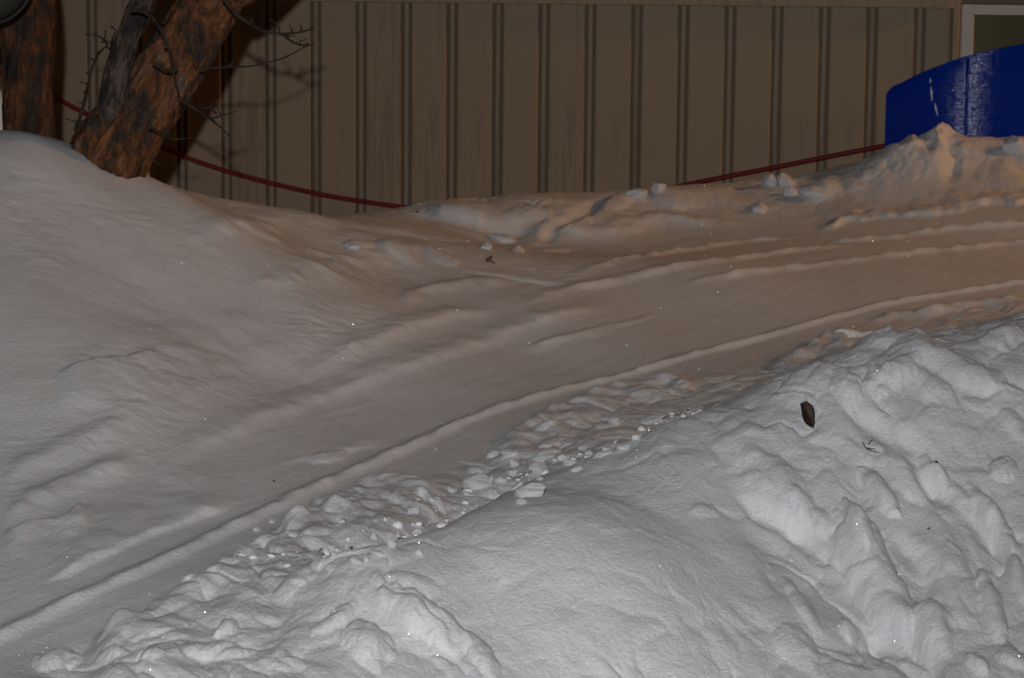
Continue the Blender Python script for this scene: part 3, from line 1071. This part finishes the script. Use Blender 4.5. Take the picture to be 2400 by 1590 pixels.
# bare boughs above the picture
rb = random.Random(5)
for (u, v, du_, dv_) in [(740, -500, 260, -260), (760, -600, -120, -320), (430, -420, -260, -260), (450, -560, 120, -300), (880, -320, 200, -220), (650, -260, 240, -60), (980, -430, 100, -300)]:
    pth = []
    for i in range(7):
        k = i / 6
        pth.append((u + du_ * k + rb.uniform(-18, 18), v + dv_ * k + rb.uniform(-18, 18) - 40 * k * k, rb.uniform(-.05, .05) + 0.2 * k * rb.uniform(-1, 1)))
    bark_tube(pth, DT, [26, 22, 18, 14, 10, 7, 4], "bough", tree_a, M_BARK2, 71, seg=12, step=0.03)

twig([[(1545, -20), (1640, 100), (1750, 170), (1830, 215), (1930, 235), (2060, 228), (2155, 205)],
      [(1930, 235), (1938, 190), (1885, 145)], [(2015, 228), (2028, 205), (2015, 188)], [(2088, 222), (2085, 190)],
      [(1930, 235), (1985, 250), (2030, 252)], [(1975, 250), (2010, 280), (2045, 300), (2090, 315), (2130, 305)], [(2080, 312), (2078, 295), (2112, 278)]],
     6.10, [0.0052, 0.0028, 0.0028, 0.0028, 0.0028, 0.0034, 0.0026], "twig", tree_a)
twig([[(1380, 482), (1500, 470), (1600, 464), (1720, 462), (1850, 437), (1970, 402), (2070, 352), (2130, 318), (2172, 312)], [(1575, 464), (1605, 440)], [(1780, 450), (1800, 425)], [(1950, 408), (1985, 390)]],
     6.20, [0.0030, 0.0028, 0.0028, 0.0024], "twig", tree_a)
twig([[(930, 70), (1000, 85), (1060, 130), (1120, 220), (1168, 330), (1192, 440), (1212, 560), (1240, 660), (1248, 745)], [(1200, 492), (1165, 492), (1125, 478), (1070, 440)], [(1060, 135), (1120, 150), (1160, 110), (1180, 60)]],
     6.20, [0.0052, 0.0046, 0.0030], "twig", tree_a)
twig([[(1245, 690), (1330, 740), (1420, 798), (1500, 860), (1578, 930)], [(1470, 825), (1540, 802), (1618, 778)], [(1500, 790), (1462, 742), (1478, 712), (1494, 684)], [(1462, 745), (1410, 750)], [(1530, 800), (1515, 765)]],
     6.15, [0.0046, 0.0036, 0.0028, 0.0026, 0.0024], "twig", tree_a)
twig([[(520, 900), (560, 800), (592, 680), (612, 580), (650, 440), (695, 362), (740, 328), (775, 365)], [(742, 330), (738, 290), (680, 252), (612, 240)], [(770, 340), (782, 265), (802, 215), (778, 188)],
      [(728, 265), (732, 228)], [(655, 420), (620, 403)], [(608, 585), (565, 572)], [(578, 722), (552, 712)], [(540, 850), (472, 828)], [(672, 250), (650, 225)]],
     6.50, [0.0046, 0.0036, 0.0034, 0.0030, 0.0032, 0.0026, 0.0026, 0.0028, 0.0022], "twig", tree_a)
twig([[(1030, 868), (1080, 905), (1150, 930), (1182, 962), (1250, 966), (1312, 958)], [(1210, 740), (1180, 850), (1145, 950), (1080, 1060), (1035, 1180)], [(1060, 1110), (1110, 1145)]],
     6.20, [0.0030, 0.0020, 0.0020], "twig", tree_a)
tag(tree_a, "leaning tree with flaking orange and grey bark and bare twigs", "tree")

base_b = at(72, 420, 6.62)
tree_b = empty("fruit_tree", base_b)
bark_tube([(78, 440, 0), (72, 350, 0), (66, 270, 0), (64, 180, 0), (66, 90, 0), (62, 0, 0), (50, -120, 0), (10, -300, .05), (-60, -520, .1)],
          6.62, [116, 112, 108, 110, 118, 124, 116, 96, 76], "trunk", tree_b, M_BARK2, 83)
for (u, v, du_, dv_) in [(40, -180, 260, -320), (-20, -380, -220, -260), (-40, -480, 160, -320)]:
    pth = [(u + du_ * i / 6 + rb.uniform(-15, 15), v + dv_ * i / 6 + rb.uniform(-15, 15), rb.uniform(-.06, .06)) for i in range(7)]
    bark_tube(pth, 6.62, [46, 40, 32, 26, 18, 12, 6], "bough", tree_b, M_BARK2, 91, seg=14, step=0.03)
tag(tree_b, "upright brown tree trunk at the left edge behind the snow crest", "tree")

# ------------------------------------------------------------------ dark bowl hanging before the left trunk
bc = at(-26, -55, 6.3)
R = 112 * 6.3 / FOC
prof = [(0.0, 0.0), (0.55, 0.0), (0.80, 0.03), (0.90, 0.10), (0.935, 0.20), (1.0, 0.24), (1.02, 0.29), (0.985, 0.33), (0.93, 0.31), (0.88, 0.24), (0.84, 0.14), (0.74, 0.07), (0.5, 0.05), (0.0, 0.05)]


def lathe(profile, Rr, seg=48):
    V, F = [], []
    for (r, h) in profile:
        for k in range(seg):
            a = 2 * math.pi * k / seg
            V.append((r * Rr * math.cos(a), h * Rr, r * Rr * math.sin(a)))
    for i in range(len(profile) - 1):
        for k in range(seg):
            k2 = (k + 1) % seg
            F.append((i * seg + k, i * seg + k2, (i + 1) * seg + k2, (i + 1) * seg + k))
    return V, F


bowl = empty("feeding_bowl", bc)
v_, f_ = lathe([(r, -h) for r, h in prof[4:]], R)
o = mesh_obj("rim", [np.array(p) + bc for p in v_], f_, M_BLACK, bowl)
v_, f_ = lathe([(r, -h) for r, h in prof[:5]], R)
o = mesh_obj("bowl_base", [np.array(p) + bc + np.array([0, -0.028, 0]) for p in v_], f_, M_BOWLIN, bowl)
tp = bc + np.array([0, 0.0, R])
v_, f_ = tube([tp + np.array([0, .02, -0.01]), tp + np.array([0.002, .03, 0.1]), tp + np.array([0.004, .05, 0.45])], [0.003] * 3, 6)
mesh_obj("hanging_cord", v_, f_, M_BLACK, bowl)
tag(bowl, "black round rimmed bowl hung before the trunk in the top left corner", "bowl")

# ------------------------------------------------------------------ blue curved plastic panel
top_px = [(2076, 226), (2079, 217), (2087, 207), (2098, 200), (2112, 194), (2156, 172), (2201, 154), (2245, 138), (2279, 128), (2335, 115), (2400, 103), (2480, 92), (2570, 84), (2660, 82)]
YP = 9.20
cxp = at(2268, 200, YP) + np.array([0.115, 0, 0])
RP = 0.62
M_BLUE = blue_material()


def panel_surface(off=0.0):
    fro = []
    for (u, v) in top_px:
        d = ray(u, v)
        # meet the upright cylinder with axis behind the panel
        ax, ay = cxp[0], YP + RP
        A = d[0] ** 2 + 1; B = -2 * (d[0] * ax + ay); C = ax * ax + ay * ay - (RP - off) ** 2
        Y = (-B - math.sqrt(max(B * B - 4 * A * C, 0))) / (2 * A)
        fro.append(CAM + d * Y)
    return np.array(fro)


def sheet(name, outer, inner, zlow, mat, parent, rows=10):
    V, F = [], []
    n = len(outer)
    rim = []
    for arr, sg in ((outer, 1), (inner, 0)):
        for r in range(rows + 1):
            k = r / rows
            for p in arr:
                z = p[2] - 0.006 * (0 if r else 1) * 0 - (p[2] - zlow) * k
                V.append((p[0], p[1], z))
    def idx(s, r, i): return s * (rows + 1) * n + r * n + i
    for r in range(rows):
        for i in range(n - 1):
            F.append((idx(0, r, i), idx(0, r + 1, i), idx(0, r + 1, i + 1), idx(0, r, i + 1)))
            F.append((idx(1, r, i), idx(1, r, i + 1), idx(1, r + 1, i + 1), idx(1, r + 1, i)))
    for r in range(rows):
        F.append((idx(0, r, 0), idx(1, r, 0), idx(1, r + 1, 0), idx(0, r + 1, 0)))
        F.append((idx(0, r, n - 1), idx(0, r + 1, n - 1), idx(1, r + 1, n - 1), idx(1, r, n - 1)))
    for i in range(n - 1):
        F.append((idx(0, 0, i), idx(0, 0, i + 1), idx(1, 0, i + 1), idx(1, 0, i)))
    return mesh_obj(name, V, F, mat, parent)


pan = empty("plastic_panel", (cxp[0], YP, 0.6))
outer = resample(panel_surface(0.0), 0.012)
# keep the resampled points on the cylinder
ax, ay = cxp[0], YP + RP


def on_cyl(P, rad):
    Q = P.copy()
    d = np.stack([P[:, 0] - ax, P[:, 1] - ay], 1)
    l = np.linalg.norm(d, axis=1, keepdims=True)
    Q[:, :2] = np.array([ax, ay]) + d / l * rad
    return Q


outer = on_cyl(outer, RP)
inner = on_cyl(outer, RP - 0.018)
sh = sheet("shell", outer, inner, 0.55, M_BLUE, pan)
mod = sh.modifiers.new("edge", 'BEVEL'); mod.width = 0.004; mod.segments = 2; mod.limit_method = 'ANGLE'; mod.angle_limit = math.radians(50)
# upright rib at the seam
i_s = int(np.argmin(np.abs(outer[:, 0] - (cxp[0] - 0.109))))
ps = outer[i_s]
dirn = np.array([ps[0] - ax, ps[1] - ay, 0]); dirn /= np.linalg.norm(dirn)
rib = [np.array([ps[0], ps[1], z]) - dirn * 0.0015 for z in np.linspace(ps[2] - 0.012, 0.8, 8)]
v_, f_ = tube(rib, [0.0065] * 8, 8)
mesh_obj("seam_rib", v_, f_, M_BLUE, pan)
# frozen drips on the shell
M_ICE = plain("ice", (0.55, 0.62, 0.72), 0.12, 0.6, var=0.1)
for path in ([(2180, 183), (2181, 190), (2180, 196)], [(2182, 203), (2183, 215), (2184, 228), (2184, 238)], [(2191, 242), (2193, 252), (2195, 262), (2198, 272)]):
    P = []
    for (u, v) in path:
        d = ray(u, v)
        A = d[0] ** 2 + 1; B = -2 * (d[0] * ax + ay); C = ax * ax + ay * ay - RP ** 2
        Y = (-B - math.sqrt(max(B * B - 4 * A * C, 0))) / (2 * A)
        P.append(CAM + d * Y)
    rad = [0.0022, 0.0042, 0.0034, 0.002][:len(P)] if len(P) > 3 else [0.0018, 0.0034, 0.002]
    v_, f_ = tube(P, rad, 7)
    mesh_obj("ice_drip", v_, f_, M_ICE, pan)
tag(pan, "curved glossy dark blue plastic panel standing in the drift by the window", "plastic panel")

# ------------------------------------------------------------------ snow chunks
def chunk_mesh(i, sub_=4, angular=0.0):
    bm = bmesh.new()
    bmesh.ops.create_icosphere(bm, subdivisions=sub_, radius=1.0)
    r = random.Random(100 + i)
    pl = []
    for _ in range(9):
        n = Vector((r.gauss(0, 1), r.gauss(0, 1), r.gauss(0, 1))).normalized()
        pl.append((n, r.uniform(0.55, 0.9)))
    for v in bm.verts:
        p = v.co.copy()
        for n, d in pl:
            k = p.dot(n) - d
            if k > 0: p -= n * k * 0.97
        nn = float(pnoise(p.x * 2.2 + i * 3, p.y * 2.2 + p.z * 1.7, 600 + i)) + 0.4 * float(pnoise(p.x * 6 + p.z * 3, p.y * 6 - p.z * 2, 650 + i))
        v.co = p * (1 + 0.14 * nn + 0.05 * float(pnoise(p.x * 13 + p.z * 7, p.y * 13, 690 + i)))
    me = bpy.data.meshes.new("snow_chunk")
    bm.to_mesh(me); bm.free()
    me.polygons.foreach_set("use_smooth", [True] * len(me.polygons))
    me.materials.append(M_SNOW)
    return me


CH = [chunk_mesh(i) for i in range(8)]
rc = random.Random(21)


def chunk(u, v, wpx, hpx, label, group=None, sink=0.30, idx=None, ang=0.0, Yb=9.85, Ya=2.7, lift=0):
    p = hit(u, v + hpx * 0.35, Ya, Yb)
    k = p[1] / FOC
    me = CH[(idx if idx is not None else rc.randrange(8)) % 8]
    o = bpy.data.objects.new("snow_chunk", me)
    col.objects.link(o)
    o.location = (p[0], p[1], p[2] + hpx * k * (0.5 - sink) + lift)
    o.scale = (wpx * k * 0.68, (wpx + hpx) * 0.5 * k * 0.6, hpx * k * 0.68)
    o.rotation_euler = (rc.uniform(-.25, .25), math.radians(ang), rc.uniform(-0.5, 0.5))
    tag(o, label, "snow chunk", group)
    return o


LBL = "small broken snow chunk among the rubble between the sled track and the near bank"
GRP = "snow rubble along the track edge"
for (u, v, w, h, a) in [(1115, 1130, 56, 36, -15), (1150, 1127, 10, 26, 10), (1170, 1122, 30, 18, 0), (1200, 1105, 30, 17, 0), (1206, 1085, 32, 20, 20),
                        (1210, 1140, 34, 16, -30), (1155, 1160, 12, 12, 0), (1220, 1177, 22, 14, -15), (1060, 1148, 30, 16, 20), (1095, 1157, 24, 10, 10),
                        (968, 1195, 28, 22, -20), (975, 1243, 22, 13, -10), (915, 1255, 26, 12, 15), (917, 1274, 20, 22, 0), (980, 1292, 22, 20, 10),
                        (885, 1296, 40, 16, 15), (835, 1314, 34, 18, 10), (783, 1300, 14, 14, -20), (776, 1332, 28, 18, -10), (812, 1280, 12, 14, 0), (858, 1310, 14, 16, 0),
                        (1335, 1082, 34, 20, 25), (1298, 1077, 16, 12, 0), (1380, 1062, 18, 18, 0), (1415, 1065, 40, 14, -15), (1460, 1048, 26, 10, -10), (1420, 1052, 18, 8, 0),
                        (1490, 1024, 22, 18, 10), (1350, 1100, 24, 12, -30), (1260, 1095, 40, 24, 0), (1265, 1122, 16, 10, 0), (1365, 1050, 22, 10, -10), (1440, 985, 24, 14, -10),
                        (1280, 1045, 30, 10, -10), (1190, 1060, 34, 14, -10), (1155, 1065, 26, 16, -20), (875, 1255, 18, 20, 20), (1010, 1170, 20, 12, 10), (600, 1240, 16, 12, 0), (637, 1222, 14, 10, 0)]:
    part = "in the lower left stretch of rubble by the track" if u < 1030 else ("round the largest chunk amid the rubble" if u < 1275 else "in the upper right stretch of rubble by the track")
    chunk(u, v, w, h, "small broken snow chunk " + part, GRP, ang=a)
chunk(1240, 1150, 66, 32, "largest pale angular snow chunk in the rubble trench", idx=2, ang=-20)
chunk(1515, 985, 74, 20, "long narrow snow slab lying slanted at the upper end of the rubble", idx=5, ang=-24)
# clods on the far drift
chunk(1542, 438, 30, 34, "pointed snow lump standing on the drift crest below the wall", idx=3, ang=20, Ya=8.4)
chunk(1490, 456, 58, 24, "flat grey snow slab leaning beside the pointed lump on the crest", idx=4, ang=-8, Ya=8.2)
chunk(1804, 422, 30, 40, "upright snow clod on the drift just below the red hose", idx=1, Ya=8.6)
chunk(1840, 424, 42, 36, "wide snow clod right of the upright one below the red hose", idx=6, Ya=8.6)
chunk(1852, 448, 32, 22, "low snow clod in front of the pair below the red hose", idx=0, Ya=8.5)
chunk(2380, 335, 50, 36, "grey snow lump below the blue panel at the right edge", idx=7, Ya=8.4)
chunk(1905, 450, 60, 24, "broken grey snow crust right of the clods on the drift", idx=2, Ya=8.5)
chunk(1775, 490, 26, 14, "tiny round snow lump on the smooth face of the drift", idx=5, Ya=8.0)
chunk(1140, 579, 26, 16, "small snow lump left of the dry plant scrap", idx=3, Ya=7)
chunk(1170, 555, 40, 14, "whitish snow lump above the dry plant scrap", idx=6, Ya=7)
chunk(827, 578, 26, 12, "small snow lump on the brow of the left slope", idx=1, Ya=6)

# crumbs between the chunks, too small to tell apart
line = np.array(ov((560, 1330), (700, 1310), (800, 1280), (930, 1235), (1060, 1165), (1170, 1115), (1300, 1070), (1430, 1030), (1520, 985), (1600, 945)))
cv, cf = [], []
bmc = bmesh.new(); bmesh.ops.create_icosphere(bmc, subdivisions=1, radius=1.0)
ico_v = np.array([v.co[:] for v in bmc.verts]); ico_f = [[v.index for v in f.verts] for f in bmc.faces]; bmc.free()
wl_ = resample(project(line[:, 0], line[:, 1]), 0.01)
for q in range(300):
    i = rc.randrange(len(wl_))
    x = wl_[i, 0] + rc.gauss(0, 0.030); y = wl_[i, 1] + rc.gauss(0, 0.045)
    r = 0.0016 + 0.0075 * rc.random() ** 4
    z = float(terrain_z(x, y)[0]) + r * 0.05
    j = 1 + 0.36 * rng.normal(size=(len(ico_v), 1))
    pts_ = ico_v * j * np.array([r * rc.uniform(.8, 1.6), r * rc.uniform(.8, 1.4), r]) + np.array([x, y, z])
    o_ = len(cv); cv.extend(pts_); cf.extend([[a + o_ for a in t] for t in ico_f])
o = mesh_obj("snow_crumbs", cv, cf, M_SNOW)
tag(o, "fine snow crumbs strewn along the rubble beside the track", "snow crumbs", kind="stuff")

# snow heap behind the left tree
hb = at(-60, 260, 6.6)
bm = bmesh.new()
bmesh.ops.create_uvsphere(bm, u_segments=64, v_segments=40, radius=1.0)
for v in bm.verts:
    n = float(fbm(v.co.x * 2 + 3, v.co.y * 2 + v.co.z * 1.5, 777, 4))
    v.co *= 1 + 0.18 * n
me = bpy.data.meshes.new("snow_heap"); bm.to_mesh(me); bm.free()
me.polygons.foreach_set("use_smooth", [True] * len(me.polygons)); me.materials.append(M_SNOW)
heap = bpy.data.objects.new("snow_heap", me); col.objects.link(heap)
heap.location = at(-150, 430, 7.0)
heap.scale = (0.33, 0.30, 0.30)
tag(heap, "bluish snow heap behind the left trunk at the picture's edge", "snow heap")
heap2 = bpy.data.objects.new("snow_heap", me); col.objects.link(heap2)
heap2.location = at(190, 440, 7.2)
heap2.scale = (0.16, 0.2, 0.11); heap2.rotation_euler = (0, 0, 1.2)
tag(heap2, "little bluish snow heap showing between the two trunks", "snow heap")

# ------------------------------------------------------------------ leaf and scraps
def leaf(u0, v0, u1, v1, wpx):
    a = hit(u0, v0); b = hit(u1, v1)
    a = a + np.array([0, 0, 0.012]); b = b + np.array([0, 0, 0.003])
    # stands up a little from the snow so that its face is seen
    Y = (a[1] + b[1]) / 2
    Yf = min(a[1], b[1]) - 0.012
    A = at(u0, v0, Yf + 0.004); B = at(u1, v1, Yf - 0.004)
    k = Y / FOC
    ax_ = B - A; L = np.linalg.norm(ax_); ax_ /= L
    nrm = np.array([0.1, -1.0, 0.45]); nrm -= ax_ * (nrm @ ax_); nrm /= np.linalg.norm(nrm)
    sd = np.cross(ax_, nrm)
    outline = [(0.0, -0.52, 0.40), (0.06, -0.62, 0.46), (0.15, -0.80, 0.58), (0.26, -0.92, 0.76), (0.38, -0.92, 0.92), (0.50, -0.80, 1.0), (0.62, -0.62, 1.0), (0.74, -0.48, 0.86), (0.84, -0.36, 0.62), (0.92, -0.22, 0.34), (0.97, -0.08, 0.12), (1.0, -0.03, 0.03), (1.06, -0.02, 0.02)]
    V, F = [], []
    nn = 7
    hw = wpx * k / 2
    for side in (0, 1):
        for (t, l, r) in outline:
            for j in range(nn):
                q = j / (nn - 1)
                x = (l + (r - l) * q) * hw
                curl = 0.35 * abs(x) ** 1.5 / hw ** 0.5 - 0.15 * hw * math.exp(-(x / (0.15 * hw)) ** 2)
                lift = 0.004 * math.sin(t * math.pi) + 0.002 * float(pnoise(t * 6, q * 4, 5))
                p = A + ax_ * (t * L) + sd * x + nrm * (curl + lift + (0.0006 if side == 0 else 0))
                V.append(p)
    m = len(outline) * nn
    for i in range(len(outline) - 1):
        for j in range(nn - 1):
            q = (i * nn + j, i * nn + j + 1, (i + 1) * nn + j + 1, (i + 1) * nn + j)
            F.append(q); F.append(tuple(m + x for x in reversed(q)))
    for i in range(len(outline) - 1):
        for j in (0, nn - 1):
            F.append((i * nn + j, (i + 1) * nn + j, m + (i + 1) * nn + j, m + i * nn + j))
    return mesh_obj("dead_leaf", V, F, M_LEAF)


lf = leaf(1881, 944, 1907, 1003, 36)
tag(lf, "dark brown withered leaf stuck in the near snow bank", "leaf")


def scrap(name, lines, rad, label, cat, mat, lift=0.004):
    parts = []
    for ln in lines:
        P = []
        for i, (u, v) in enumerate(ln):
            p = hit(u, v)
            P.append(p + np.array([0, -0.004, lift * (1 + (i % 2))]))
        Y0 = min(p[1] for p in P)
        P = [at(u, v, Y0 - 0.004 + 0.002 * i) for i, (u, v) in enumerate(ln)]
        Pr = resample(np.array(P), 0.004)
        parts.append(tube(Pr, [rad * (1 - .4 * i / len(Pr)) for i in range(len(Pr))], 6))
    v, f = join(parts)
    o = mesh_obj(name, v, f, mat)
    tag(o, label, cat)
    return o


scrap("dry_stalk", [[(2022, 1036), (2030, 1050), (2042, 1056), (2064, 1062)], [(2036, 1042), (2040, 1034), (2046, 1031)], [(2030, 1050), (2052, 1053)]], 0.0011, "thin dry grass stalk lying on the bank right of the leaf", "stalk", M_DRY)
scrap("plant_scrap", [[(1138, 606), (1150, 612), (1160, 618)], [(1140, 614), (1150, 606), (1153, 600)], [(1146, 602), (1150, 612)]], 0.0035, "brown dry plant scrap on the slope above the track", "plant scrap", M_DRY)
scrap("bark_crumb", [[(2193, 1080), (2199, 1085)]], 0.0016, "tiny dark crumb on the upper right of the near bank", "bark crumb", M_TWIG)
scrap("bark_crumb", [[(2174, 1241), (2180, 1237)]], 0.0013, "tiny dark crumb below the other on the right bank", "bark crumb", M_TWIG)
scrap("bark_crumb", [[(976, 498), (982, 495)]], 0.003, "tiny dark crumb on the drift near the end of the red hose", "bark crumb", M_TWIG)
scrap("bark_crumb", [[(639, 1129), (645, 1126)]], 0.0015, "tiny dark crumb on the smooth sled track", "bark crumb", M_TWIG)

# ------------------------------------------------------------------ ice crystals glinting in the flash
N = 9000
yy = 3.4 + (9.3 - 3.4) * rng.random(N) ** 1.25
ss = rng.uniform(-0.215, 0.215, N)
xx = ss * yy
zz = terrain_z(xx, yy)
h = 0.5 * 0.00115 * (0.55 + 0.11 * yy) * (0.45 + 1.1 * rng.random(N) ** 3)
nv = rng.normal(size=(N, 3)); nv[:, 1] -= 1.6; nv[:, 2] += 0.8
nv /= np.linalg.norm(nv, axis=1, keepdims=True)
ta = np.cross(nv, np.array([0.3, 0.9, 0.2])); ta /= np.linalg.norm(ta, axis=1, keepdims=True)
tb = np.cross(nv, ta)
c = np.stack([xx, yy, zz + 0.0016], 1)
V = np.stack([c + ta * h[:, None], c + tb * h[:, None], c - ta * h[:, None], c - tb * h[:, None]], 1).reshape(-1, 3)
me = bpy.data.meshes.new("ice_crystals")
me.vertices.add(4 * N); me.vertices.foreach_set("co", V.astype(np.float32).ravel())
me.loops.add(4 * N); me.loops.foreach_set("vertex_index", np.arange(4 * N, dtype=np.int32))
me.polygons.add(N); me.polygons.foreach_set("loop_start", np.arange(0, 4 * N, 4, dtype=np.int32))
me.update(calc_edges=True)
me.materials.append(crystal_material())
o = bpy.data.objects.new("ice_crystals", me); col.objects.link(o)
tag(o, "glinting ice crystals sprinkled over the snow", "ice crystals", kind="stuff")
